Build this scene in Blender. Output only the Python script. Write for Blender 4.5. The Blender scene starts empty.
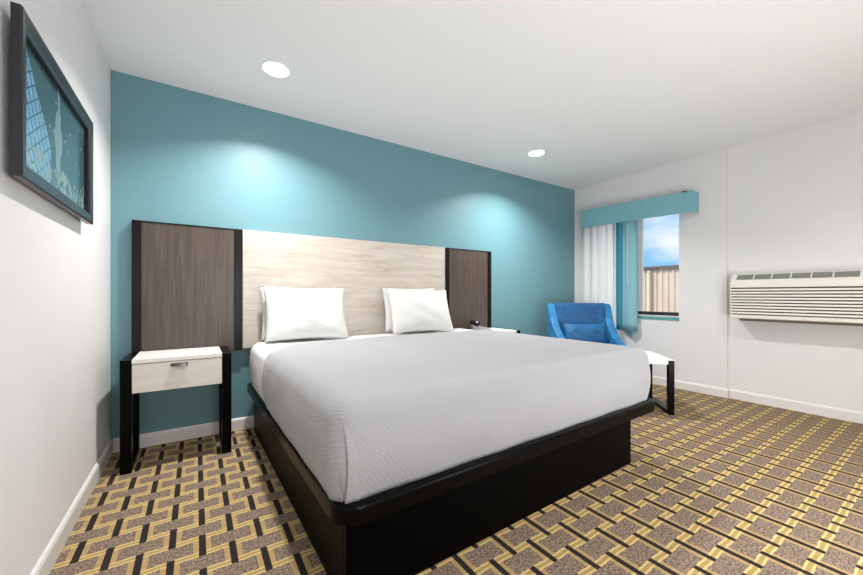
import bpy, bmesh, math, random
from mathutils import Vector, Matrix, Euler
random.seed(7)
C = bpy.context.scene.collection
PI = math.pi

# ------------------------------------------------------------------ helpers
def mesh_obj(name, bm, mats, parent=None, smooth=False, bevel=0, segs=2, sub=0, loc=None, rot=None, autosm=None):
    me = bpy.data.meshes.new(name)
    bmesh.ops.recalc_face_normals(bm, faces=bm.faces[:])
    bm.to_mesh(me); bm.free()
    if not isinstance(mats, (list, tuple)): mats = [mats]
    for m in mats: me.materials.append(m)
    o = bpy.data.objects.new(name, me); C.objects.link(o)
    if smooth:
        for p in me.polygons: p.use_smooth = True
    if bevel:
        b = o.modifiers.new('bevel', 'BEVEL'); b.width = bevel; b.segments = segs
        b.limit_method = 'ANGLE'; b.angle_limit = math.radians(40)
    if sub:
        s = o.modifiers.new('sub', 'SUBSURF'); s.levels = sub; s.render_levels = sub
    if parent: o.parent = parent
    if loc: o.location = loc
    if rot: o.rotation_euler = rot
    return o

def add_box(bm, a, b, mi=0):
    x0, y0, z0 = a; x1, y1, z1 = b
    v = [bm.verts.new(p) for p in ((x0,y0,z0),(x1,y0,z0),(x1,y1,z0),(x0,y1,z0),(x0,y0,z1),(x1,y0,z1),(x1,y1,z1),(x0,y1,z1))]
    for f in ((0,3,2,1),(4,5,6,7),(0,1,5,4),(1,2,6,5),(2,3,7,6),(3,0,4,7)):
        fc = bm.faces.new([v[i] for i in f]); fc.material_index = mi

def box(name, a, b, m, parent=None, bevel=0.0, segs=2):
    bm = bmesh.new(); add_box(bm, a, b)
    return mesh_obj(name, bm, m, parent, bevel=bevel, segs=segs)

def add_prism(bm, pts, a0, a1, axis='x', mi=0):
    """extrude a closed outline (two coordinates) along an axis"""
    def P(p, t):
        if axis == 'x': return (t, p[0], p[1])
        if axis == 'y': return (p[0], t, p[1])
        return (p[0], p[1], t)
    A = [bm.verts.new(P(p, a0)) for p in pts]; B = [bm.verts.new(P(p, a1)) for p in pts]
    n = len(pts)
    for i in range(n):
        f = bm.faces.new((A[i], A[(i+1) % n], B[(i+1) % n], B[i])); f.material_index = mi
    f = bm.faces.new(A); f.material_index = mi
    f = bm.faces.new(B[::-1]); f.material_index = mi

def add_cyl(bm, c, r, z0, z1, n=40, r2=None):
    r2 = r if r2 is None else r2
    A = [bm.verts.new((c[0]+r*math.cos(2*PI*i/n), c[1]+r*math.sin(2*PI*i/n), z0)) for i in range(n)]
    B = [bm.verts.new((c[0]+r2*math.cos(2*PI*i/n), c[1]+r2*math.sin(2*PI*i/n), z1)) for i in range(n)]
    for i in range(n): bm.faces.new((A[i], A[(i+1) % n], B[(i+1) % n], B[i]))
    bm.faces.new(A[::-1]); bm.faces.new(B)

def grid_mesh(bm, nu, nv, fn, mi=0, wrap_u=False):
    V = [[bm.verts.new(fn(i/(nu if wrap_u else nu-1), j/(nv-1))) for j in range(nv)] for i in range(nu)]
    for i in range(nu if wrap_u else nu-1):
        for j in range(nv-1):
            a = V[i][j]; b = V[(i+1) % nu][j]; c = V[(i+1) % nu][j+1]; d = V[i][j+1]
            f = bm.faces.new((a, b, c, d)); f.material_index = mi
    return V

def tag(o, label=None, cat=None, group=None, kind=None):
    if label: o['label'] = label
    if cat: o['category'] = cat
    if group: o['group'] = group
    if kind: o['kind'] = kind
    return o

def thing(name, label, cat, loc=(0,0,0), rotz=0, group=None):
    o = bpy.data.objects.new(name, None); C.objects.link(o)
    o.location = loc; o.rotation_euler = (0, 0, rotz); o.empty_display_size = .1
    return tag(o, label, cat, group)

def struct(o): o['kind'] = 'structure'; return o

# ------------------------------------------------------------------ materials
def s2l(c):
    return tuple(((v/255)/12.92 if v/255 <= .04045 else (((v/255)+.055)/1.055)**2.4) for v in c) + (1,)

class NT:
    def __init__(s, name):
        s.m = bpy.data.materials.new(name); s.m.use_nodes = True
        s.t = s.m.node_tree; s.b = s.t.nodes['Principled BSDF']
    def n(s, typ, **kw):
        nd = s.t.nodes.new(typ)
        for k, v in kw.items(): setattr(nd, k, v)
        return nd
    def l(s, a, b): s.t.links.new(a, b)
    def math(s, op, a, b=None, c=None, clamp=False):
        nd = s.n('ShaderNodeMath', operation=op); nd.use_clamp = clamp
        for i, v in enumerate((a, b, c)):
            if v is None: continue
            if isinstance(v, (int, float)): nd.inputs[i].default_value = v
            else: s.l(v, nd.inputs[i])
        return nd.outputs[0]
    def mix(s, f, a, b):
        nd = s.n('ShaderNodeMix', data_type='RGBA')
        for k, v in ((0, f), (6, a), (7, b)):
            if isinstance(v, (int, float, tuple)): nd.inputs[k].default_value = v
            else: s.l(v, nd.inputs[k])
        return nd.outputs[2]
    def noise(s, scale=(1,1,1), sc=5, det=4, rough=.5, dist=0, coord='Object'):
        tc = s.n('ShaderNodeTexCoord'); mp = s.n('ShaderNodeMapping'); mp.inputs['Scale'].default_value = scale
        s.l(tc.outputs[coord], mp.inputs[0])
        nz = s.n('ShaderNodeTexNoise'); nz.inputs['Scale'].default_value = sc; nz.inputs['Detail'].default_value = det
        nz.inputs['Roughness'].default_value = rough; nz.inputs['Distortion'].default_value = dist
        s.l(mp.outputs[0], nz.inputs['Vector']); return nz.outputs['Fac']
    def ramp(s, f, stops):
        r = s.n('ShaderNodeValToRGB'); e = r.color_ramp.elements
        while len(e) > 1: e.remove(e[-1])
        e[0].position = stops[0][0]; e[0].color = stops[0][1]
        for p, c in stops[1:]:
            x = e.new(p); x.color = c
        s.l(f, r.inputs[0]); return r.outputs[0]
    def bump(s, h, strength=.2, dist=.01):
        b = s.n('ShaderNodeBump'); b.inputs['Strength'].default_value = strength; b.inputs['Distance'].default_value = dist
        s.l(h, b.inputs['Height']); s.l(b.outputs[0], s.b.inputs['Normal'])

def plain(name, col, rough=.5, metal=0, var=.04, sc=6, bump=0, bsc=80, spec=None, sheen=0):
    k = NT(name); c = s2l(col)
    c2 = tuple(max(0, v*(1-var*2)) for v in c[:3]) + (1,)
    k.l(k.mix(k.noise(sc=sc), c2, c), k.b.inputs['Base Color'])
    k.b.inputs['Roughness'].default_value = rough; k.b.inputs['Metallic'].default_value = metal
    if spec is not None: k.b.inputs['Specular IOR Level'].default_value = spec
    if sheen: k.b.inputs['Sheen Weight'].default_value = sheen
    if bump: k.bump(k.noise(sc=bsc, det=3), bump, .002)
    return k.m

M_white = plain('white_wall_paint', (226, 224, 224), .6, bump=.08, bsc=120, var=.01)
M_ceil = plain('ceiling_paint', (236, 236, 236), .8, var=.005)
M_trim = plain('trim_paint', (226, 223, 219), .45, var=.02)
M_teal = plain('teal_wall_paint', (103, 146, 155), .45, bump=.05, bsc=150, var=.01, spec=.6)
M_black = plain('black_laminate', (12, 12, 14), .35, var=.1, spec=.25)
M_blacksatin = plain('black_satin_wood', (5, 5, 6), .26, var=.15, spec=.08)
M_bedbase = plain('black_bed_base_wood', (3, 3, 3), .40, var=.2, sc=3, spec=.04)
M_metal = plain('brushed_nickel', (120, 115, 108), .35, 1)
M_dark_metal = plain('dark_bronze', (44, 38, 34), .4, .3)

def wood(name, cols, grain=(1,1,1), sc=6, rough=.45, knots=False, kscale=(1,1,1)):
    k = NT(name)
    a = k.noise(grain, sc, 6, .6, .6); b = k.noise(tuple(v*3 for v in grain), sc*2, 4, .6)
    f = k.math('ADD', k.math('MULTIPLY', a, .65), k.math('MULTIPLY', b, .35))
    n = len(cols); lo, hi = .3, .7
    col = k.ramp(f, [(lo+(hi-lo)*i/(n-1), s2l(c)) for i, c in enumerate(cols)])
    if knots:
        nz = k.noise(kscale, 2.2, 2, .5, .3)
        kf = k.math('MULTIPLY', k.math('SUBTRACT', nz, .70), 9, clamp=True)
        col = k.mix(k.math('MULTIPLY', kf, .55), col, s2l((150, 132, 112)))
    k.l(col, k.b.inputs['Base Color']); k.b.inputs['Roughness'].default_value = rough
    k.bump(f, .08, .002)
    return k.m
M_palewood = wood('pale_whitewashed_wood', [(162, 152, 138), (186, 177, 165), (198, 190, 180), (206, 199, 190)], (1.2, 1, 11), 2.2, .42, True, (1.1, 1, 5))
M_drawerwood = wood('pale_drawer_wood', [(205, 198, 186), (222, 216, 207), (232, 228, 221)], (2.2, 1, 16), 2.2, .42, True, (1.8, 1, 8))
M_darkwood = wood('grey_brown_wood', [(48, 40, 35), (68, 58, 51), (82, 72, 64), (98, 87, 78)], (22, 1, .8), 2.4, .38)
M_top = plain('white_laminate_top', (236, 233, 228), .3, var=.02)

def fabric(name, col, rough=.9, sc=1, wave=None, bumpy=.15, sheen=.2, var=.02):
    k = NT(name); c = s2l(col); c2 = tuple(v*(1-var*3) for v in c[:3]) + (1,)
    k.l(k.mix(k.noise(sc=8), c2, c), k.b.inputs['Base Color'])
    k.b.inputs['Roughness'].default_value = rough; k.b.inputs['Sheen Weight'].default_value = sheen
    k.b.inputs['Specular IOR Level'].default_value = .2
    if wave:
        tc = k.n('ShaderNodeTexCoord'); w = k.n('ShaderNodeTexWave', wave_type='BANDS', bands_direction=wave[0])
        w.inputs['Scale'].default_value = wave[1]; w.inputs['Distortion'].default_value = 5; w.inputs['Detail'].default_value = 1.5
        w.inputs['Detail Scale'].default_value = 2
        k.l(tc.outputs['Object'], w.inputs[0]); k.bump(w.outputs['Fac'], wave[2], .003)
    else: k.bump(k.noise(sc=300*sc, det=2), bumpy, .002)
    return k.m
M_sheet = fabric('white_cotton_sheet', (220, 220, 220))
M_pillow = fabric('white_pillowcase', (212, 212, 210))
M_cover = fabric('pale_grey_coverlet', (154, 154, 157), .85, wave=('DIAGONAL', 34, .2))

def velvet(name, c0, c1):
    k = NT(name)
    f = k.noise((1, 1, 1), 11, 5, .65, .4)
    k.l(k.ramp(f, [(.35, s2l(c0)), (.65, s2l(c1))]), k.b.inputs['Base Color'])
    k.b.inputs['Roughness'].default_value = .55; k.b.inputs['Sheen Weight'].default_value = .8
    k.b.inputs['Sheen Roughness'].default_value = .35; k.b.inputs['Sheen Tint'].default_value = s2l((90, 180, 240))
    k.bump(k.noise(sc=30, det=4), .3, .006)
    return k.m
M_velvet = velvet('blue_velvet', (14, 94, 144), (44, 132, 184))
M_velvet2 = velvet('deep_blue_velvet', (4, 66, 112), (14, 92, 146))

M_valance = fabric('teal_valance_fabric', (132, 184, 195), .75, sheen=.1)
def curtain_mat(name, col, trans, alpha=1):
    k = NT(name); c = s2l(col)
    tr = k.n('ShaderNodeBsdfTranslucent'); tr.inputs[0].default_value = c
    mx = k.n('ShaderNodeMixShader'); mx.inputs[0].default_value = trans
    k.b.inputs['Base Color'].default_value = c; k.b.inputs['Roughness'].default_value = .85
    out = k.t.nodes['Material Output']
    k.l(k.b.outputs[0], mx.inputs[1]); k.l(tr.outputs[0], mx.inputs[2])
    last = mx.outputs[0]
    if alpha < 1:
        tp = k.n('ShaderNodeBsdfTransparent'); m2 = k.n('ShaderNodeMixShader'); m2.inputs[0].default_value = alpha
        k.l(tp.outputs[0], m2.inputs[1]); k.l(last, m2.inputs[2]); last = m2.outputs[0]
    k.l(last, out.inputs[0])
    k.bump(k.noise((1, 1, .3), 90, 2), .1, .002)
    return k.m
M_sheer = curtain_mat('white_sheer', (252, 252, 253), .35, .97)
M_drape = curtain_mat('teal_drape', (64, 146, 168), .15)
M_drape2 = curtain_mat('pale_teal_drape_lining', (150, 204, 214), .25, .95)

# carpet
def carpet():
    k = NT('patterned_carpet')
    tc = k.n('ShaderNodeNewGeometry'); sp = k.n('ShaderNodeSeparateXYZ'); k.l(tc.outputs['Position'], sp.inputs[0])
    wob = k.math('MULTIPLY', k.math('SUBTRACT', k.noise(sc=160, det=2, coord='Object'), .5), .0035)
    X = k.math('ADD', sp.outputs[0], wob); Y = k.math('ADD', sp.outputs[1], wob)
    u = k.math('DIVIDE', k.math('SUBTRACT', X, .477), .1015)
    n = k.math('FLOOR', k.math('ADD', u, .5)); fu = k.math('ABSOLUTE', k.math('SUBTRACT', u, n))
    par = k.math('MULTIPLY', k.math('FLOORED_MODULO', n, 2.0), .5)
    v = k.math('ADD', k.math('DIVIDE', k.math('ADD', Y, 1.0975), .2195), par)
    a = k.math('ABSOLUTE', k.math('SUBTRACT', v, k.math('FLOOR', k.math('ADD', v, .5))))   # 0 at bar centre, .5 at block centre
    LT = lambda x, t: k.math('LESS_THAN', x, t)
    # colours
    flk = k.noise((1, .35, 1), 420, 2, .8)
    flk2 = k.noise((1, 1, 1), 95, 3, .7)
    g = k.ramp(k.math('ADD', k.math('MULTIPLY', flk, .6), k.math('MULTIPLY', flk2, .4)), [(.40, s2l((66, 52, 46))), (.50, s2l((122, 104, 90))), (.60, s2l((176, 158, 140)))])
    rib = k.math('MULTIPLY', k.math('SINE', k.math('MULTIPLY', Y, 1150)), .5)
    yel = k.mix(flk2, s2l((186, 158, 98)), s2l((226, 200, 142)))
    tan = k.mix(flk2, s2l((146, 122, 74)), s2l((180, 156, 102)))
    blk = k.mix(flk2, s2l((26, 22, 24)), s2l((58, 52, 52)))
    edge = k.mix(flk2, s2l((150, 124, 84)), s2l((190, 162, 114)))
    # nearest column's bar row
    neigh = k.mix(LT(fu, .297), g, edge)                        # in the neighbour block row: block | tan strip
    bandmid = k.math('MULTIPLY', k.math('GREATER_THAN', a, .222), LT(a, .285))
    band = k.mix(bandmid, yel, tan)
    col = k.mix(LT(a, .187), band, neigh)
    col = k.mix(LT(a, .322), g, col)
    bar = k.math('MULTIPLY', LT(fu, .118), LT(a, .322))
    col = k.mix(bar, col, blk)
    k.l(col, k.b.inputs['Base Color']); k.b.inputs['Roughness'].default_value = .95
    k.b.inputs['Specular IOR Level'].default_value = .1
    k.bump(k.math('ADD', flk, k.math('MULTIPLY', rib, .3)), .5, .004)
    return k.m
M_carpet = carpet()

def emit(name, col, st):
    k = NT(name); k.b.inputs['Base Color'].default_value = s2l(col)
    k.b.inputs['Emission Color'].default_value = s2l(col); k.b.inputs['Emission Strength'].default_value = st
    return k.m
M_lamp = emit('lit_lens', (255, 252, 248), 14)

def glass(name):
    k = NT(name)
    g = k.n('ShaderNodeBsdfGlossy'); g.inputs['Roughness'].default_value = .02
    t = k.n('ShaderNodeBsdfTransparent'); t.inputs[0].default_value = (.95, .97, .97, 1)
    mx = k.n('ShaderNodeMixShader'); mx.inputs[0].default_value = .06
    k.l(t.outputs[0], mx.inputs[1]); k.l(g.outputs[0], mx.inputs[2]); k.l(mx.outputs[0], k.t.nodes['Material Output'].inputs[0])
    return k.m
M_glass = glass('window_glass')

# ------------------------------------------------------------------ the room
H = 2.44; W = 4.79; YB = -5.2
o = box('floor', (-.15, YB-.15, -.12), (W+.17, .15, 0), M_carpet); struct(o)
o = box('ceiling', (-.15, YB-.15, H), (W+.17, .15, H+.15), M_ceil); struct(o)
o = box('wall_back', (-.15, 0, 0), (W+.17, .15, H), M_teal); struct(o)
o = box('wall_left', (-.15, YB, 0), (0, 0, H), M_white); struct(o)
o = box('wall_front', (-.15, YB-.15, 0), (W+.17, YB, H), M_white); struct(o)
# right wall: window section stands 2 cm proud of the section with the air conditioner
wy0, wy1, wz0, wz1 = -1.270, -.33, .765, 1.98
JOG = -1.686
bm = bmesh.new()
add_box(bm, (W, wy1, 0), (W+.17, 0, H)); add_box(bm, (W, JOG, 0), (W+.17, wy0, H))
add_box(bm, (W, wy0, 0), (W+.17, wy1, wz0)); add_box(bm, (W, wy0, wz1), (W+.17, wy1, H))
struct(mesh_obj('wall_right', bm, M_white))
struct(box('wall_right', (W+.022, YB, 0), (W+.17, JOG, H), M_white))
def base_board(name, pts):
    """skirting with a small rounded top, following a polyline (x,y) with an inward normal"""
    bm = bmesh.new()
    for (x0, y0), (x1, y1), (nx, ny) in pts:
        prof = [(0, 0), (.013, 0), (.013, .072), (.009, .082), (.003, .088), (0, .088)]
        A = [bm.verts.new((x0+nx*p, y0+ny*p, z)) for p, z in prof]; B = [bm.verts.new((x1+nx*p, y1+ny*p, z)) for p, z in prof]
        for i in range(len(prof)): bm.faces.new((A[i], A[(i+1) % 6], B[(i+1) % 6], B[i]))
        bm.faces.new(A); bm.faces.new(B)
    return struct(mesh_obj(name, bm, M_trim))
base_board('baseboard_back', [((.013, 0), (W-.013, 0), (0, -1))])
base_board('baseboard_left', [((0, YB+.013), (0, 0), (1, 0))])
base_board('baseboard_right', [((W, 0), (W, JOG-.013), (-1, 0)), ((W+.022, JOG-.0135), (W+.022, YB+.013), (-1, 0))])
base_board('baseboard_front', [((0, YB), (W+.02, YB), (0, 1))])

# window
win = bpy.data.objects.new('window_1', None); C.objects.link(win); win.location = (W+.05, (wy0+wy1)/2, wz0); win['kind'] = 'structure'
def wl(bm_boxes, name, m, bevel=.002):
    bm = bmesh.new()
    for a, b in bm_boxes: add_box(bm, tuple(a[i]-win.location[i] for i in range(3)), tuple(b[i]-win.location[i] for i in range(3)))
    return mesh_obj(name, bm, m, win, bevel=bevel)
fx0, fx1 = W+.012, W+.062
M_wframe = plain('white_window_frame', (226, 224, 224), .4)
wl([((fx0, wy0, wz1-.035), (fx1, wy1, wz1)), ((fx0, -.893, wz0+.050), (fx0+.016, -.835, wz1-.035)), ((fx0, wy1-.035, wz0+.065), (fx1, wy1, wz1-.035)),
    ((fx0, wy0, wz0+.065), (fx1-.03, wy0+.006, wz1-.035))], 'window_frame', M_wframe)
wl([((fx0-.004, wy0, wz0+.012), (fx1, wy1, wz0+.050))], 'bottom_rail', plain('black_window_rail', (40, 38, 38), .5))['label'] = 'black bottom rail'
wl([((W+.03, wy0, wz0+.050), (W+.034, wy1, wz1-.035))], 'window_pane', M_glass, 0)
M_tealtrim = plain('teal_trim_paint', (92, 160, 158), .4)
o = box('trim_1', (W-.012, wy0-.004, wz0-.034), (W+.012, wy1, wz0-.004), M_tealtrim, bevel=.003); struct(o)

# outside the window
M_fence = plain('beige_corrugated_metal', (226, 206, 190), .5, var=.05, sc=1.5)
yd = thing('metal_fence', 'beige corrugated metal wall with dark coping seen through the window', 'fence', (8.0, 3, 0))
bm = bmesh.new()
pts = []
yy = -6.0
while yy < 8:
    for dx, dy in ((0, 0), (0, .045), (-.022, .058), (-.022, .080), (0, .093)): pts.append((dx, yy+dy))
    yy += .105
F0 = [bm.verts.new((x, y, -.6)) for x, y in pts]; F1 = [bm.verts.new((x, y, 1.50)) for x, y in pts]
G0 = [bm.verts.new((x+.01, y, -.6)) for x, y in pts]; G1 = [bm.verts.new((x+.01, y, 1.50)) for x, y in pts]
for i in range(len(pts)-1):
    bm.faces.new((F0[i], F0[i+1], F1[i+1], F1[i])); bm.faces.new((G1[i], G1[i+1], G0[i+1], G0[i]))
    bm.faces.new((F1[i], F1[i+1], G1[i+1], G1[i]))
mesh_obj('metal_sheet', bm, M_fence, yd)
bm = bmesh.new(); add_box(bm, (-.06, -6, 1.50), (.10, 8, 1.565))
mesh_obj('coping', bm, plain('dark_grey_coping', (96, 90, 90), .5), yd, bevel=.008)
bm = bmesh.new(); add_cyl(bm, (0, 0), .028, -.6, 1.48, 20)
mesh_obj('downpipe', bm, plain('cream_pipe', (240, 230, 214), .4), yd, smooth=False, loc=(-.075, -2.47, 0))
o = box('ground', (W+.2, -10, -.7), (30, 14, -.6), plain('pale_gravel', (190, 176, 152), .9, var=.2, sc=30)); struct(o)

# ------------------------------------------------------------------ valance and curtains
val = thing('window_valance', 'teal fabric covered box valance above the window', 'valance', (W, -.80, 1.86))
bm = bmesh.new()
vx = 4.67
def vz(y, top):                                     # hangs slightly out of level
    t = (y+1.42)/(1.42-.19)
    return (2.068+.036*t) if top else (1.852+.030*t)
ya, yb = -1.455, -.185
for (x0, x1, y0, y1) in ((vx, vx+.012, ya, yb), (vx+.012, W-.0005, ya, ya+.012), (vx+.012, W-.0005, yb-.012, yb)):
    v = []
    for x, y, t in ((x0,y0,0),(x1,y0,0),(x1,y1,0),(x0,y1,0),(x0,y0,1),(x1,y0,1),(x1,y1,1),(x0,y1,1)):
        v.append(bm.verts.new((x-W, y+.80, vz(y, t)-1.86)))
    for f in ((0,3,2,1),(4,5,6,7),(0,1,5,4),(1,2,6,5),(2,3,7,6),(3,0,4,7)): bm.faces.new([v[i] for i in f])
mesh_obj('valance_box', bm, M_valance, val, bevel=.006, segs=3)
bm = bmesh.new(); add_box(bm, (vx-W+.001, -.585, vz(-1.385, 1)-1.86+.0005), (vx-W+.028, -.54, vz(-1.385, 1)-1.86+.011))
mesh_obj('mounting_clip', bm, M_dark_metal, val, bevel=.002)

def curtain(name, y0, y1, x, z0, z1, amp, waves, m, label, hem=None, tilt=0, x_in=0, pw=1.0):
    bm = bmesh.new()
    n = 120
    def fn(u, v):
        y = y0+(y1-y0)*u; 
        zb = z0 if hem is None else z0+hem(u)
        z = zb+(z1-zb)*v
        a = amp*(.65+.35*(1-v))
        dx = a*math.sin(2*PI*waves*u+1.3*math.sin(5*u))+a*.4*math.sin(2*PI*waves*2.3*u+1)
        return (x+dx+x_in*u, y+.35*a*math.cos(2*PI*waves*u*1.3+v)*(1-v), z)
    grid_mesh(bm, n, 24, fn)
    o = mesh_obj(name, bm, m, smooth=True)
    s = o.modifiers.new('sol', 'SOLIDIFY'); s.thickness = .0015
    return tag(o, label, 'curtain')
curtain('sheer_curtain', -.66, -.15, 4.745, .12, 1.94, .024, 5.5, M_sheer, 'white gathered sheer curtain hanging beside the teal drape behind the armchair')
rod = thing('curtain_rod', 'white curtain rod mostly hidden behind the teal valance', 'curtain rod', (4.735, -.8, 1.965))
bm = bmesh.new(); add_cyl(bm, (0, 0), .008, -.55, .6, 12)
for v in bm.verts: v.co = Vector((v.co.x, v.co.z, v.co.y))
mesh_obj('rod', bm, M_trim, rod)
bm = bmesh.new(); add_box(bm, (.0, -.52, -.012), (.0545, -.50, .012)); mesh_obj('bracket', bm, M_trim, rod)
bm = bmesh.new(); add_box(bm, (.0, .56, -.012), (.0545, .58, .012)); mesh_obj('bracket', bm, M_trim, rod)
dr = thing('window_drape', 'teal drape panel with a paler lining edge and pointed hem', 'drape', (4.725, -.73, .56))
def drape_part(name, y0, y1, m, zb, waves, amp, hem=None, xo=0):
    bm = bmesh.new()
    def fn(u, v):
        y = y0+(y1-y0)*u
        zz = zb+(hem(u) if hem else 0)
        z = zz+(1.955-zz)*v
        return (amp*math.sin(2*PI*waves*u+.6)+xo, y+.73, z-.56)
    grid_mesh(bm, 60, 16, fn)
    o = mesh_obj(name, bm, m, dr, smooth=True)
    s = o.modifiers.new('sol', 'SOLIDIFY'); s.thickness = .002
    return o
drape_part('drape_panel', -.715, -.590, M_drape, .585, 1.5, .014)
drape_part('lining_edge', -.870, -.700, M_drape2, .585, 1.2, .008, xo=-.012)
drape_part('pointed_hem', -.870, -.745, M_drape2, .50, .5, .004, hem=lambda u: .12*abs(u-.5)*1.4, xo=.006)
bm = bmesh.new(); add_cyl(bm, (0, 0), .004, -.36, .34, 10)
o = mesh_obj('drape_wand', bm, M_top, None, loc=(4.690, -.775, 1.50)); tag(o, 'thin white pull wand hanging in front of the pale drape edge', 'curtain wand')

# ------------------------------------------------------------------ headboard
hb = thing('headboard', 'wall mounted headboard of pale wood between two dark framed panels', 'headboard', (1.66, 0, .635))
def hbx(name, x0, x1, y, z0, z1, m, bevel=.0015):
    bm = bmesh.new(); add_box(bm, (x0-1.66, -y, z0-.635), (x1-1.66, -.0005, z1-.635))
    return mesh_obj(name, bm, m, hb, bevel=bevel)
ZT = 1.490; ZB = .60
hbx('center_panel', .744, 2.583, .045, ZB+.01, ZT, M_palewood)
for x0, x1 in ((.110, .744), (2.583, 3.212)):
    s0, s1 = (.046, .052) if x0 < 1 else (.050, .044)
    hbx('side_panel', x0+s0, x1-s1, .038, ZB, ZT-.006, M_darkwood)
    hbx('stile', x0, x0+s0, .052, ZB, ZT, M_black, .002)
    hbx('stile', x1-s1, x1, .052, ZB, ZT, M_black, .002)
    hbx('top_edge', x0+s0, x1-s1, .044, ZT-.006, ZT, M_black, .001)

# ------------------------------------------------------------------ nightstands
def nightstand(name, x0, x1, label):
    w = x1-x0; t = thing(name, label, 'nightstand', ((x0+x1)/2, -.235, 0), 0, 'bedside tables')
    d0, d1 = -.175, .175; b = .052; zt = .637
    for s in (-1, 1):
        xo = s*w/2; xi = xo-s*b
        xa, xb = min(xo, xi), max(xo, xi)
        fr = box('side_frame', (xa, d0+.045, zt-.045), (xb, d1-.045, zt), M_blacksatin, t, .002)
        bm = bmesh.new(); add_box(bm, (xa, d0+.045, 0), (xb, d1-.045, .03)); mesh_obj('bottom_bar', bm, M_blacksatin, t, bevel=.002)
        box('leg', (xa, d0, 0), (xb, d0+.045, zt), M_blacksatin, t, .002)
        box('leg', (xa, d1-.045, 0), (xb, d1, zt), M_blacksatin, t, .002)
    xi = w/2-b
    box('top', (-xi, d0-.003, zt-.022), (xi, d1, zt+.003), M_top, t, .002)
    box('cabinet', (-xi, d0+.02, .452), (xi, d1, zt-.022), M_drawerwood, t, .001)
    dw = box('drawer', (-xi+.001, d0-.002, .448), (xi-.001, d0+.0195, zt-.026), M_drawerwood, t, .002)
    bm = bmesh.new()
    prof = []
    n = 14; hw = .042                                   # cup pull: half disc shell
    for i in range(n+1):
        a = PI*i/n; prof.append((-hw*math.cos(a), -.022*math.sin(a)**.6))
    zc = .594
    top = [bm.verts.new((x, d0-.002+y*.25, zc+.004)) for x, y in prof]; bot = [bm.verts.new((x, d0-.002+y, zc-.010)) for x, y in prof]
    it = [bm.verts.new((x*.93, d0-.002+y*.2, zc+.001)) for x, y in prof]; ib = [bm.verts.new((x*.93, d0-.002+y*.85, zc-.010)) for x, y in prof]
    for i in range(n):
        bm.faces.new((top[i], top[i+1], bot[i+1], bot[i])); bm.faces.new((it[i+1], it[i], ib[i], ib[i+1])); bm.faces.new((bot[i], bot[i+1], ib[i+1], ib[i]))
    add_box(bm, (-hw, d0-.006, zc+.002), (hw, d0-.0021, zc+.007))
    mesh_obj('handle', bm, M_dark_metal, dw, smooth=False)['label'] = 'dark metal cup pull'
    return t
nightstand('nightstand', .100, .645, 'white topped nightstand with black legs left of the bed')
nightstand('nightstand', 2.850, 3.285, 'nightstand mostly hidden behind the right side of the bed, holding the telephone')

# telephone
ph = thing('telephone', 'desk telephone with dark handset on the far nightstand', 'telephone', (2.945, -.19, .640), math.radians(-118))
bm = bmesh.new(); add_prism(bm, [(-.10, 0), (.10, 0), (.10, .012), (-.045, .050), (-.10, .052)], -.08, .08, 'x')
mesh_obj('phone_base', bm, plain('silver_grey_plastic', (176, 172, 168), .35), ph, bevel=.004)
bm = bmesh.new()
def hs(u, v):
    t = u*2-1; ang = 2*PI*v
    r = .015+.016*abs(t)**6
    return (t*.098, -.072+r*math.cos(ang)*1.1, .072+r*math.sin(ang)*.8+.012*(1-t*t))
V = grid_mesh(bm, 24, 17, hs); bm.faces.new([V[0][j] for j in range(16)]); bm.faces.new([V[-1][j] for j in range(16)])
bmesh.ops.remove_doubles(bm, verts=bm.verts[:], dist=1e-5)
mesh_obj('handset', bm, plain('black_plastic', (24, 24, 26), .3), ph, smooth=True)
bm = bmesh.new()
for i in range(3):
    for j in range(4):
        x = -.030+i*.022; y = -.020+j*.024; zt = .050-(y+.045)*.038/.145
        add_box(bm, (x, y, zt-.006), (x+.014, y+.014, zt+.0015))
mesh_obj('keypad', bm, plain('dark_keys', (70, 68, 68), .4), ph, bevel=.001)

# ------------------------------------------------------------------ bed platform
BROT = math.radians(1.2)
bed = thing('bed_platform', 'black bed platform with rounded overhanging rail', 'bed', (1.80, -1.0, 0), BROT)
def rel(p): return (p[0]-1.80, p[1]+1.0, p[2])
bx0, bx1, by0, by1 = .834, 2.612, -1.908, -.07
for nm, a, b in (('side_board', (bx0, by0+.022, 0), (bx0+.022, by1, .297)), ('side_board', (bx1-.022, by0+.022, 0), (bx1, by1, .297)),
                 ('foot_board', (bx0, by0, 0), (bx1, by0+.022, .297)), ('head_board', (bx0+.022, by1-.022, 0), (bx1-.022, by1, .297))):
    bm = bmesh.new(); add_box(bm, rel(a), rel(b)); mesh_obj(nm, bm, M_bedbase, bed, bevel=.002)
def rrect(x0, x1, y0, y1, r, n=10, sharp_back=True):
    """outline, rounded at the two foot corners (low y)"""
    p = [(x1, y1), (x0, y1)]
    for cx, cy, a0 in ((x0+r, y0+r, PI), (x1-r, y0+r, 1.5*PI)):
        for i in range(n+1):
            a = a0+(PI/2)*i/n; p.append((cx+r*math.cos(a), cy+r*math.sin(a)))
    return p
bm = bmesh.new()
rx0, rx1, ry0, ry1 = .790, 2.845, -1.968, -.060
prof = [(0, .297), (0, .346), (.003, .353), (.010, .357), (.028, .357), (.031, .353), (.031, .335)]
rings = []
for off, z in prof:
    rings.append([bm.verts.new(rel((x, y, z))) for x, y in rrect(rx0+off, rx1-off, ry0+off, ry1-off, max(.085-off, .03))])
for a, b in zip(rings, rings[1:]):
    for i in range(len(a)): bm.faces.new((a[i], a[(i+1) % len(a)], b[(i+1) % len(a)], b[i]))
bm.faces.new(rings[0]); bm.faces.new(rings[-1])
mesh_obj('platform_tray', bm, M_blacksatin, bed, smooth=False)

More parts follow.
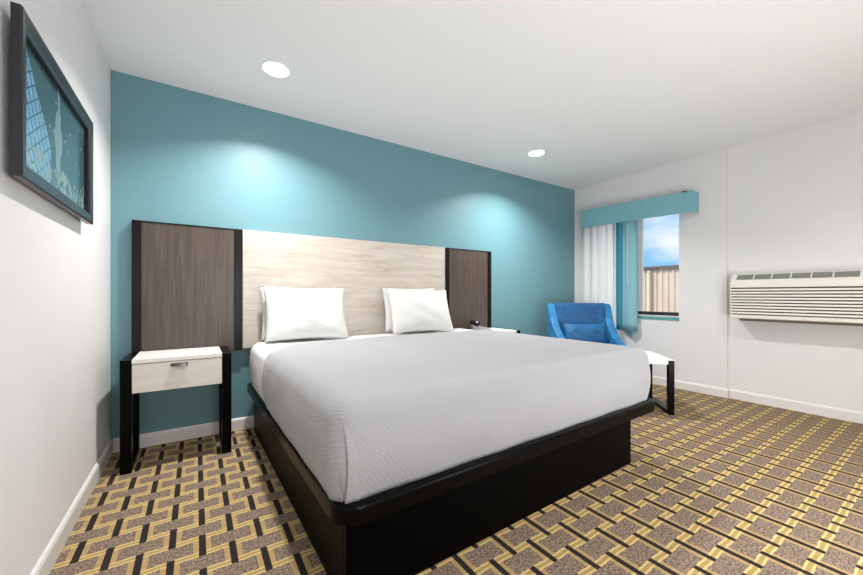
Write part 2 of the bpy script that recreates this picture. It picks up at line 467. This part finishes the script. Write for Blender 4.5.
# ------------------------------------------------------------------ mattress + coverlet
mx0, mx1, my0, my1, mz0, mz1 = .799, 2.800, -1.930, -.080, .3355, .664
def mat_point(s, t, off=0.0):
    """s,t in [-1,1] over top; beyond +-1 the sheet turns down the sides (|s| up to 2)."""
    cx, cy = (mx0+mx1)/2, (my0+my1)/2; hx, hy = (mx1-mx0)/2+off, (my1-my0)/2+off
    return cx, cy, hx, hy
def skin(bm, off, zlow, tests, mi=0, nu=140, nv=34, wrinkle=0.0):
    """mattress skin: a rounded rectangle sheet; perimeter parameter u, radial parameter v from centre top to bottom edge"""
    cx, cy = (mx0+mx1)/2, (my0+my1)/2
    hx, hy = (mx1-mx0)/2+off, (my1-my0)/2+off
    rc = .075; Re = .07
    per = []
    # perimeter directions of a rounded rectangle with corner radius rc
    def perim(u):
        L = [2*(hx-rc), PI/2*rc, 2*(hy-rc), PI/2*rc]*2
        T = sum(L[:4])*2; d = (u % 1.0)*T
        segs = [('e', 0), ('c', 0), ('e', 1), ('c', 1), ('e', 2), ('c', 2), ('e', 3), ('c', 3)]
        LL = [2*(hx-rc), PI/2*rc, 2*(hy-rc), PI/2*rc, 2*(hx-rc), PI/2*rc, 2*(hy-rc), PI/2*rc]
        i = 0
        while d > LL[i]+1e-9: d -= LL[i]; i += 1
        k, q = segs[i]
        if k == 'e':
            if q == 0: return (-hx+rc+d, -hy, 0, -1)
            if q == 1: return (hx, -hy+rc+d, 1, 0)
            if q == 2: return (hx-rc-d, hy, 0, 1)
            return (-hx, hy-rc-d, -1, 0)
        cxs = ((hx-rc, -hy+rc, -PI/2), (hx-rc, hy-rc, 0), (-hx+rc, hy-rc, PI/2), (-hx+rc, -hy+rc, PI))[q]
        a = cxs[2]+d/rc
        return (cxs[0]+rc*math.cos(a), cxs[1]+rc*math.sin(a), math.cos(a), math.sin(a))
    return perim, Re, cx, cy
def build_skin(name, off, zlow, keep, m, parent=None, nu=360, thick=0, wr=.0):
    perim, Re, cx, cy = skin(None, off, zlow, None)
    bm = bmesh.new()
    ztop = mz1+off
    # radial stations: side (z from zlow to ztop-Re), rounding, then inwards on top
    st = []
    n1, n2 = 10, 10
    for i in range(n1): st.append(('s', zlow+(ztop-Re-zlow)*i/n1))
    for i in range(n2+1): st.append(('r', PI/2*i/n2))
    ins = [.02, .05, .09, .14, .2, .27, .35, .44, .54, .64, .74, .82]
    for v in ins: st.append(('t', v))
    rows = []
    for k, v in st:
        row = []
        for iu in range(nu):
            px, py, nx, ny = perim(iu/nu)
            if k == 's':
                tt = (v-zlow)/(ztop-Re-zlow); bulge = .012*math.sin(PI*tt)-.016*(1-tt)**2
                x, y, z = px+nx*bulge, py+ny*bulge, v
            elif k == 'r': 
                x, y, z = px-nx*Re*(1-math.cos(v)), py-ny*Re*(1-math.cos(v)), ztop-Re+Re*math.sin(v)
            else:
                # towards centre line
                qx, qy = px-nx*Re, py-ny*Re
                f = v/.82
                ty = max(-.35, min(.35, qy)); tx = max(-.45, min(.45, qx))
                ty = qy*(.0) if False else ty
                x, y, z = qx+(qx*.10-qx)*f, qy+(qy*.10-qy)*f, ztop
            # soft unevenness
            z += .003*math.sin(5.1*x+1.0)*math.sin(4.3*y)+wr*math.sin(31*x+9*math.sin(7*y))*math.sin(13*y)
            if k == 's' and wr: 
                w_ = wr*1.6*math.sin(22*(x+y)+6*z); x += nx*w_; y += ny*w_
            row.append(bm.verts.new((x+cx, y+cy, z)))
        rows.append(row)
    for a, b in zip(rows, rows[1:]):
        for i in range(nu):
            j = (i+1) % nu
            c = (a[i].co+a[j].co+b[i].co+b[j].co)/4
            bm.faces.new((a[i], a[j], b[j], b[i]))
    bm.faces.new(rows[-1])
    if keep: return bm, rows
    bm.faces.new(rows[0][::-1])
    o = mesh_obj(name, bm, m, parent, smooth=True)
    return o
o = build_skin('mattress', 0, mz0, None, M_sheet)
def about(o):
    p = Vector((1.80, -1.0, 0)); o.rotation_euler = (0, 0, BROT); o.location = p-Matrix.Rotation(BROT, 3, 'Z') @ p
about(o)
tag(o, 'thick king mattress in a white sheet, bare at the head end', 'mattress')

# coverlet: its own sheet draped over the mattress, starting along a curved line below the pillows
def coverlet():
    off = .007
    cx, cy = (mx0+mx1)/2, (my0+my1)/2
    hx, hy = (mx1-mx0)/2+off, (my1-my0)/2+off
    Re = .07; rc = .078; ztop = mz1+off; zlow = .358
    SL = ztop-Re-zlow; AR = PI/2*Re
    D = SL+AR                                        # cloth length beyond the flat edge
    bm = bmesh.new()
    NX, NY = 150, 120
    ex, ey = hx-Re, hy-Re
    # flat cloth coordinates: p in [-(ex+D), ex+D], q from foot -(ey+D) to head line
    def edge_q(p):                                   # head line of the coverlet
        base = .93-.50+ .0
        q = (-.455-cy)-.035*(p+ex)/(2*ex)
        c = max(0.0, (-ex+.30)-p)/.30                # rounded corner at the left side
        q -= .30*min(1.0, c)**2.0 if p > -ex-.02 else .30+.02*min(1, (-ex-p)/D)
        return q
    def place(p, q):
        ap, aq = max(0, abs(p)-ex), max(0, -ey-q)
        sx = 1 if p > 0 else -1
        # roll over one edge or, at the corner, around a cone-like corner
        def roll(d):
            if d <= 0: return 0, 0
            if d < AR: 
                a = d/Re; return Re*math.sin(a), Re*(1-math.cos(a))
            return Re, Re+(d-AR)
        if ap > 0 and aq > 0:
            # corner: use the larger distance for the drop, direction by angle
            d = max(ap, aq); h, dz = roll(d)
            ang = math.atan2(aq, ap)
            # square corner param -> angle 0..90deg
            k = math.pow(math.cos(ang), .55), math.pow(math.sin(ang), .55)
            nn = math.hypot(*k); kx, ky = k[0]/nn, k[1]/nn
            # rounded vertical corner
            rr = min(1, h/Re)
            x = sx*(ex+h*(kx if True else 1)); y = -ey-h*ky
            return Vector((x, y, ztop-dz))
        if ap > 0:
            h, dz = roll(ap); return Vector((sx*(ex+h), q, ztop-dz))
        if aq > 0:
            h, dz = roll(aq); return Vector((p, -ey-h, ztop-dz))
        return Vector((p, q, ztop))
    V = []
    for i in range(NX):
        p = -(ex+D)+2*(ex+D)*i/(NX-1); row = []
        qh = edge_q(p)
        for j in range(NY):
            q = -(ey+D)+(qh+ey+D)*j/(NY-1)
            P = place(p, q)
            # push side faces outwards with the bulge of the mattress
            t = max(0, min(1, (P.z-zlow)/(ztop-Re-zlow)))
            b = .012*math.sin(PI*t)-.014*(1-t)**2 if P.z < ztop-Re*.5 else 0
            n = Vector((0, 0, 0))
            if abs(p) > ex: n.x += (1 if p > 0 else -1)
            if q < -ey: n.y -= 1
            if n.length > 0: n.normalize()
            P += n*b
            # fabric wrinkles
            w = .0016*math.sin(18*p+3*math.sin(5*q))*math.sin(9*q)
            if n.length > 0: P += n*w*1.5
            else: P.z += w+.003*math.sin(5.1*P.x+1.0)*math.sin(4.3*P.y)
            # folded pleat at the left foot corner
            if p < -ex*.9 and q < -ey*.9:
                pass
            row.append(bm.verts.new((P.x+cx, P.y+cy, P.z)))
        V.append(row)
    for i in range(NX-1):
        for j in range(NY-1):
            bm.faces.new((V[i][j], V[i+1][j], V[i+1][j+1], V[i][j+1]))
    bmesh.ops.remove_doubles(bm, verts=bm.verts[:], dist=1e-5)
    o = mesh_obj('coverlet', bm, M_cover, None, smooth=True)
    s = o.modifiers.new('sol', 'SOLIDIFY'); s.thickness = .009; s.offset = 1
    return o, (cx, cy, hx, hy, ztop, Re)
cov, CI = coverlet()
about(cov)
tag(cov, 'pale grey coverlet tucked over the bed with a folded corner', 'coverlet')
# the overlapping corner pleat (tucked fold at the near left corner)
cx, cy, hx, hy, ztop, Re = CI
bm = bmesh.new()
def pleat(u, v):
    # a narrow flap on the foot face: its edge runs down the corner, the rest sinks under the coverlet
    z = .352+(ztop-.352-.035)*v
    x = -hx+.030-.012*v+.006*math.sin(3*v)+u*.10
    t = max(0, min(1, (z-.350)/(ztop-Re-.350)))
    inset = .0 if z < ztop-Re else Re*(1-math.sqrt(max(0, 1-((z-(ztop-Re))/Re)**2)))
    c = max(0, (-hx+.075-x)/.075); corner = .075*(1-math.sqrt(max(0, 1-min(1, c)**2)))
    y = -hy+.006-.012*math.sin(PI*t)+.014*(1-t)**2-.009+inset+corner*.7-.014*(1-u/.5)*(1-v**6)
    return (x+cx, y+cy, z)
grid_mesh(bm, 20, 20, pleat)
pl = mesh_obj('corner_fold', bm, M_cover, cov, smooth=True)
s = pl.modifiers.new('sol', 'SOLIDIFY'); s.thickness = .004

# ------------------------------------------------------------------ pillows
def pillow(name, w, h, t, loc, tilt, yaw_, roll, mat, label, cat, group, seed=0, pinch=.06):
    rnd = random.Random(seed); a1, a2, a3 = (rnd.uniform(0, 6) for _ in range(3))
    bm = bmesh.new(); n = 34
    def surf(sg):
        G = []
        for i in range(n+1):
            row = []
            for j in range(n+1):
                u = -1+2*i/n; v = -1+2*j/n
                # ease points to the border so the edge is smooth
                e = (1-abs(u)**2.6)*(1-abs(v)**2.6)
                th = t/2*max(0, e)**.55
                x = w/2*u*(1-pinch*(1-v*v)*abs(u)); z = h/2*v*(1-pinch*(1-u*u)*abs(v))
                wr = .006*math.sin(7*u+a1+3*v)*math.sin(5*v+a2)*e+.003*math.sin(15*u*v+a3)*e
                row.append((x, sg*(th+wr), z+h/2))
            G.append(row)
        return G
    A, B = surf(-1), surf(1)
    VA = [[bm.verts.new(p) for p in r] for r in A]; VB = [[None]*(n+1) for _ in range(n+1)]
    for i in range(n+1):
        for j in range(n+1):
            VB[i][j] = VA[i][j] if i in (0, n) or j in (0, n) else bm.verts.new(B[i][j])
    for i in range(n):
        for j in range(n):
            bm.faces.new((VA[i][j], VA[i+1][j], VA[i+1][j+1], VA[i][j+1]))
            bm.faces.new((VB[i][j], VB[i][j+1], VB[i+1][j+1], VB[i+1][j]))
    o = mesh_obj(name, bm, mat, None, smooth=True)
    o.location = loc
    o.rotation_euler = Euler((-tilt, roll, yaw_), 'XYZ')
    return tag(o, label, cat, group)
R = math.radians
GP = 'white pillows against the headboard'
pillow('pillow', .585, .395, .12, (1.138, -.185, .680), R(12), R(2), R(0), M_pillow, 'rear white pillow of the left pair, against the headboard', 'pillow', GP, 1)
pillow('pillow', .61, .415, .15, (1.155, -.325, .674), R(19), R(0), R(1.0), M_pillow, 'front white pillow of the left pair', 'pillow', GP, 2)
pillow('pillow', .56, .40, .12, (2.125, -.185, .682), R(12), R(-2), R(0), M_pillow, 'rear white pillow of the right pair, against the headboard', 'pillow', GP, 3)
pillow('pillow', .66, .405, .15, (2.165, -.325, .674), R(19), R(2), R(1), M_pillow, 'front white pillow of the right pair, nearer the telephone', 'pillow', GP, 4)

# ------------------------------------------------------------------ armchair (local: facing -Y, back plane at y=0)
yaw = math.radians(33.3)
ch = thing('armchair', 'blue velvet armchair with sloping arms in the far corner', 'armchair', (4.244, -.434, 0), -yaw)
hw = .3725
def arm(s):
    """sweeping arm: side profile with rounded top, tapering inwards to the front"""
    bm = bmesh.new()
    prof = [(0, .905), (-.035, .885), (-.09, .745), (-.16, .645), (-.25, .565), (-.34, .512), (-.42, .487), (-.52, .472), (-.60, .462), (-.615, .445), (-.615, .17)]
    ot = .085
    rows = []
    for y, z in prof:
        f = min(1, -y/.62); xo = hw-.055*f
        rows.append((y, z, xo))
    rings = []
    for y, z, xo in rows[:-1]:
        xi = xo-ot
        r = .022
        pts = [(xi, .17), (xi, z-r)] + [(xi+r-r*math.cos(a), z-r+r*math.sin(a)) for a in (.5, 1.05, 1.57)] + \
              [(xo-r+r*math.cos(a), z-r+r*math.sin(a)) for a in (1.57, 1.05, .5)] + [(xo, z-r), (xo, .17)]
        rings.append([bm.verts.new((s*x, y, zz)) for x, zz in pts])
    for a, b in zip(rings, rings[1:]):
        for i in range(len(a)): bm.faces.new((a[i], a[(i+1) % len(a)], b[(i+1) % len(a)], b[i]))
    bm.faces.new(rings[0]); bm.faces.new(rings[-1])
    return mesh_obj('arm', bm, M_velvet, ch, smooth=False, bevel=.006, segs=3)
arm(1); arm(-1)
bm = bmesh.new()
bi = hw-.086
add_prism(bm, [(0, .17), (0, .895), (-.012, .908), (-.045, .912), (-.062, .895), (-.135, .40), (-.135, .17)], -bi, bi, 'x')
mesh_obj('backrest', bm, M_velvet2, ch, bevel=.010, segs=3)
bm = bmesh.new(); add_box(bm, (-.225, -.60, .17), (.225, -.136, .30)); mesh_obj('seat_base', bm, M_velvet2, ch, bevel=.012, segs=3)
bm = bmesh.new(); add_box(bm, (-.222, -.612, .301), (.222, -.137, .425)); mesh_obj('seat_cushion', bm, M_velvet2, ch, bevel=.03, segs=4)
M_leg = plain('dark_wood_leg', (40, 28, 22), .4)
for sx in (-1, 1):
    for yy in (-.57, -.06):
        xx = .29 if yy > -.3 else .26
        bm = bmesh.new(); add_cyl(bm, (sx*xx, yy), .014, 0, .1695, 16, .022); mesh_obj('leg', bm, M_leg, ch)
c, s = math.cos(-yaw), math.sin(-yaw)
lx, ly = -.02, -.250
tp = pillow('lumbar_pillow', .47, .26, .12, (4.244+c*lx-s*ly, -.434+s*lx+c*ly, .430), R(14), -yaw, 0, velvet('pillow_velvet', (6, 74, 118), (20, 98, 148)), 'blue lumbar pillow resting on the armchair seat', 'throw pillow', None, 5, .03)
del tp['label']; tag(tp, 'blue velvet lumbar pillow resting on the armchair seat')

# ------------------------------------------------------------------ low side table
tb = thing('side_table', 'low white topped table with black loop legs beyond the foot of the bed', 'table', (3.80-.25*0, -1.64, 0), math.radians(-45))
# local +Y runs away along the right hand loop, local -X runs left behind the bed
tw, td, tz = .52, .50, .455
for xa in (-.045, -tw):
    xb = xa+.045
    box('leg', (xa, 0, 0), (xb, .04, tz), M_blacksatin, tb, .002)
    box('leg', (xa, td-.04, 0), (xb, td, tz), M_blacksatin, tb, .002)
    box('bottom_bar', (xa, .04, 0), (xb, td-.04, .03), M_blacksatin, tb, .002)
box('tabletop', (-tw, -.006, tz), (.002, td+.004, tz+.004), M_top, tb, .001)
box('apron', (-tw+.045, .004, tz-.034), (-.045, td-.004, tz), M_top, tb, .002)

# ------------------------------------------------------------------ air conditioner
ac = thing('air_conditioner', 'white wall air conditioner with louvred front', 'air conditioner', (W+.022, -2.29, .79))
ax = W+.022; ay0, ay1 = -2.845, -1.757
def acl(x, y, z): return (x-ax, y+2.29, z-.79)
bm = bmesh.new()
prof = [(0, -.0), (-.165, 0), (-.172, .006), (-.172, .332), (-.155, .352), (-.104, .402), (-.085, .408), (0, .408)]
xs = [(x, z) for x, z in prof]
A = [bm.verts.new((x, ay0+2.29, z)) for x, z in xs]; B = [bm.verts.new((x, ay1+2.29, z)) for x, z in xs]
n = len(xs)
for i in range(n): bm.faces.new((A[i], A[(i+1) % n], B[(i+1) % n], B[i]))
bm.faces.new(A); bm.faces.new(B)
M_ac = plain('ivory_plastic', (232, 226, 216), .4, var=.01)
mesh_obj('housing', bm, M_ac, ac, bevel=.006, segs=3)
for i in range(9):
    z = .046+i*.0262
    bm = bmesh.new()
    add_prism(bm, [(-.173, z), (-.184, z-.001), (-.183, z+.0140), (-.173, z+.0150)], -.545, .523, 'y')
    mesh_obj('louvre', bm, M_ac, ac)
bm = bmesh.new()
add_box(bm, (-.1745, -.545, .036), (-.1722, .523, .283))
mesh_obj('intake_shadow_panel', bm, plain('louvre_gap_shade_grey', (66, 60, 54), .6), ac).name = 'intake_shade_panel'  # dark sheet paints the shade in the gaps between louvres
# discharge grille on the slanted top: one slanted panel with dividers
bm = bmesh.new()
def slant(t, y, lift=.0015):                         # t 0 bottom, 1 top along the slope
    x = -.155+(.051)*t; z = .352+.05*t; return (x-lift*.7, y, z+lift*.7)
def quad(t0, t1, y0, y1, lift, th, skew=0):
    v = []
    for l in (lift-th, lift):
        for (t, y) in ((t0, y0), (t0, y1), (t1, y1+skew), (t1, y0+skew)): v.append(bm.verts.new(slant(t, y, l)))
    for f in ((0,1,2,3),(7,6,5,4),(0,4,5,1),(1,5,6,2),(2,6,7,3),(3,7,4,0)): bm.faces.new([v[i] for i in f])
quad(.06, .94, -.25, .492, .0035, .003)
mesh_obj('discharge_grille', bm, plain('grey_green_grille', (128, 132, 124), .5), ac)
for i in range(1, 6):
    y = .492-i*(.727/6); bm = bmesh.new(); quad(.06, .94, y-.004, y+.004, .007, .003)
    mesh_obj('grille_divider', bm, M_ac, ac)
for i in range(7):
    t = .12+i*.12; bm = bmesh.new(); quad(t, t+.03, -.235, .492, .0055, .002)
    mesh_obj('grille_slat', bm, plain('grille_slat_grey', (150, 154, 146), .5) if i == 0 else bpy.data.materials['grille_slat_grey'], ac)
bm = bmesh.new(); quad(.06, .94, -.50, -.27, .0025, .002)
mesh_obj('control_lid', bm, M_ac, ac)
bm = bmesh.new(); add_box(bm, (-.150, -.50, -.022), (0, .47, -.0005)); mesh_obj('bottom_tray', bm, plain('brown_shadow_plastic', (110, 98, 86), .6), ac)  # brown tone carries the shade of the opening under the housing

# ------------------------------------------------------------------ framed picture on left wall
fy0, fy1, fz0, fz1 = -1.542, -.700, 1.343, 1.830
pc = thing('framed_picture', 'black framed picture of a pale statue in a glass hall', 'picture', (0, (fy0+fy1)/2, (fz0+fz1)/2))
cy_, cz_ = (fy0+fy1)/2, (fz0+fz1)/2
Lh, Hh = (fy1-fy0)/2, (fz1-fz0)/2
M_frame = plain('black_picture_frame', (34, 34, 38), .28, var=.05)
fw = .048; bm = bmesh.new()
# mitred moulding: outer wall, front lip, inner slope
prof = [(.020, 0), (.040, 0), (.044, .003), (.044, .010), (.040, fw-.008), (.034, fw), (.0245, fw), (.020, fw)]
rings = []
for x, ins in prof:
    rings.append([bm.verts.new((x, sy*(Lh-ins), sz*(Hh-ins))) for sy, sz in ((-1, -1), (1, -1), (1, 1), (-1, 1))])
rings.append(rings[0])
for a, b in zip(rings, rings[1:]):
    for i in range(4): bm.faces.new((a[i], a[(i+1) % 4], b[(i+1) % 4], b[i]))
mesh_obj('frame', bm, M_frame, pc)
iy, iz = Lh-fw, Hh-fw
def printmat():
    k = NT('picture_print')
    tc = k.n('ShaderNodeTexCoord'); sp = k.n('ShaderNodeSeparateXYZ'); k.l(tc.outputs['Object'], sp.inputs[0])
    U = k.math('DIVIDE', sp.outputs[1], iy); Vv = k.math('DIVIDE', sp.outputs[2], iz)   # -1..1
    nz = k.noise(sc=9, det=5); nz2 = k.noise(sc=34, det=4, rough=.7)
    base = k.mix(nz, s2l((44, 72, 86)), s2l((92, 124, 130)))
    base = k.mix(k.math('MULTIPLY', k.math('SUBTRACT', -.1, Vv), .5, clamp=True), base, s2l((88, 128, 140)))
    # glass roof wedge on the left: bright blue panes with dark ribs
    wedge = k.math('LESS_THAN', k.math('ADD', k.math('MULTIPLY', U, 1.15), k.math('MULTIPLY', Vv, .95)), -.42)
    wedge2 = k.math('LESS_THAN', Vv, k.math('ADD', k.math('MULTIPLY', U, -1.9), -.65))
    wedge = k.math('MULTIPLY', k.math('LESS_THAN', U, -.22), wedge2)
    r1 = k.math('LESS_THAN', k.math('FRACT', k.math('MULTIPLY', k.math('ADD', U, k.math('MULTIPLY', Vv, .35)), 9)), .16)
    r2 = k.math('LESS_THAN', k.math('FRACT', k.math('MULTIPLY', k.math('SUBTRACT', Vv, k.math('MULTIPLY', U, 1.2)), 4)), .10)
    ribs = k.math('MAXIMUM', r1, r2)
    pane = k.mix(ribs, k.mix(nz2, s2l((92, 160, 206)), s2l((178, 216, 236))), s2l((44, 84, 116)))
    col = k.mix(wedge, base, pane)
    # foliage / crowd sparkle at the bottom
    low = k.math('MULTIPLY', k.math('LESS_THAN', Vv, k.math('SUBTRACT', k.math('MULTIPLY', nz, .9), .95)), k.math('GREATER_THAN', nz2, .50))
    col = k.mix(k.math('MULTIPLY', low, .85), col, k.mix(nz, s2l((96, 128, 136)), s2l((206, 214, 200))))
    # small lights
    vo = k.n('ShaderNodeTexVoronoi'); vo.inputs['Scale'].default_value = 17; k.l(tc.outputs['Object'], vo.inputs['Vector'])
    dots = k.math('LESS_THAN', vo.outputs['Distance'], .10)
    col = k.mix(k.math('MULTIPLY', dots, .75), col, s2l((190, 214, 216)))
    k.l(col, k.b.inputs['Base Color']); k.b.inputs['Roughness'].default_value = .12
    return k.m
M_print = printmat()
M_statue = plain('statue_pale_print', (160, 188, 194), .15, var=.22, sc=40)
bm = bmesh.new(); add_box(bm, (.016, -iy-.02, -iz-.02), (.0195, iy+.02, iz+.02), 0)
# printed statue: a slim column figure drawn in the print
fig = [(-.020, -.115), (.022, -.12), (.026, -.06), (.045, -.02), (.050, .02), (.034, .055), (.024, .07), (.034, .092), (.024, .112), (.018, .12), (.022, .15), (.010, .185), (.004, .205), (-.006, .20), (-.004, .17), (.002, .145), (-.006, .115), (-.022, .10), (-.030, .08), (-.034, .05), (-.050, .02), (-.040, -.01), (-.026, -.04), (-.030, -.08)]
vs = [bm.verts.new((.0198, y, z)) for y, z in fig]; f = bm.faces.new(vs); f.material_index = 1
me = mesh_obj('picture_print', bm, [M_print, M_statue], pc)
bm = bmesh.new(); add_box(bm, (.0205, -iy, -iz), (.022, iy, iz)); mesh_obj('glazing', bm, M_glass, pc)

# ------------------------------------------------------------------ recessed ceiling lights
def downlight(x, y, label, power):
    t = thing('recessed_light', label, 'ceiling light', (x, y, H), 0, 'recessed ceiling lights')
    bm = bmesh.new()
    n = 48; prof = [(.0762, -.0005), (.0762, -.005), (.080, -.006), (.084, -.004), (.086, -.0005)]
    rg = [[bm.verts.new((r*math.cos(2*PI*i/n), r*math.sin(2*PI*i/n), z)) for i in range(n)] for r, z in prof]
    rg.append(rg[0])
    for a, b in zip(rg, rg[1:]):
        for i in range(n): bm.faces.new((a[i], a[(i+1) % n], b[(i+1) % n], b[i]))
    mesh_obj('trim_ring', bm, M_ceil, t, smooth=True)
    bm = bmesh.new(); add_cyl(bm, (0, 0), .076, -.0045, -.0008, 40); mesh_obj('lens', bm, M_lamp, t)
    L = bpy.data.lights.new('downlight_lamp', 'AREA'); L.shape = 'DISK'; L.size = .10; L.energy = power; L.color = (1, .975, .95)
    L.spread = math.radians(132)
    lo = bpy.data.objects.new('downlight_lamp', L); C.objects.link(lo); lo.location = (x, y, H-.012)
    return t
downlight(.88, -.585, 'round recessed ceiling light, the nearer one at upper left', 34)
downlight(3.33, -.585, 'round recessed ceiling light, the farther one above the right of the headboard', 36)
downlight(.88, -2.9, 'round recessed ceiling light, unseen, added on the left to brighten the room', 16)  # this and the next two are unseen, added to brighten the room
downlight(3.33, -2.9, 'round recessed ceiling light, unseen, added on the right to brighten the room', 16)
downlight(2.1, -4.4, 'round recessed ceiling light, unseen, added near the front wall for brightness', 16)

# added fill lamps out of frame, aimed up to brighten the ceiling
for loc, aim, e in (((2.6, -3.5, .35), (3.3, -.3, 2.44), 44), ((1.0, -3.9, 1.0), (1.3, -1.8, 2.44), 30)):
    L = bpy.data.lights.new('bounce_fill', 'AREA'); L.shape = 'DISK'; L.size = 1.1; L.energy = e; L.color = (.97, .985, 1)
    lo = bpy.data.objects.new('bounce_fill', L); C.objects.link(lo); lo.location = loc
    lo.rotation_euler = (Vector(loc)-Vector(aim)).to_track_quat('Z', 'Y').to_euler()
# sun for the yard beyond the window
L = bpy.data.lights.new('sun', 'SUN'); L.energy = 4.2; L.angle = .01; L.color = (1, .95, .87)
lo = bpy.data.objects.new('sun', L); C.objects.link(lo); lo.rotation_euler = Vector((-.62, .25, .74)).to_track_quat('Z', 'Y').to_euler()

# sky with clouds
w = bpy.data.worlds.new('sky'); bpy.context.scene.world = w; w.use_nodes = True
t = w.node_tree; bg = t.nodes['Background']
tc = t.nodes.new('ShaderNodeTexCoord'); mp = t.nodes.new('ShaderNodeMapping'); mp.inputs['Scale'].default_value = (1, 1, 2.6)
nz = t.nodes.new('ShaderNodeTexNoise'); nz.inputs['Scale'].default_value = 3.4; nz.inputs['Detail'].default_value = 6
r = t.nodes.new('ShaderNodeValToRGB'); e = r.color_ramp.elements
e[0].position = .40; e[0].color = s2l((142, 196, 240)); e[1].position = .54; e[1].color = s2l((246, 249, 253))
t.links.new(tc.outputs['Generated'], mp.inputs[0]); t.links.new(mp.outputs[0], nz.inputs['Vector']); t.links.new(nz.outputs['Fac'], r.inputs[0])
t.links.new(r.outputs[0], bg.inputs[0]); bg.inputs[1].default_value = 1.5

# ------------------------------------------------------------------ camera
cam = bpy.data.cameras.new('camera'); co = bpy.data.objects.new('camera', cam); C.objects.link(co)
co.location = (.455, -3.03, 1.007); co.rotation_euler = (PI/2, 0, -yaw)
cam.sensor_width = 36; cam.lens = 36*358.6/863; cam.shift_y = 7.3/863; cam.clip_start = .02
bpy.context.scene.camera = co
sc = bpy.context.scene
sc.view_settings.view_transform = 'Standard'; sc.view_settings.look = 'None'
sc.view_settings.gamma = 1; sc.view_settings.use_curve_mapping = False
sc.view_settings.exposure = -0.27
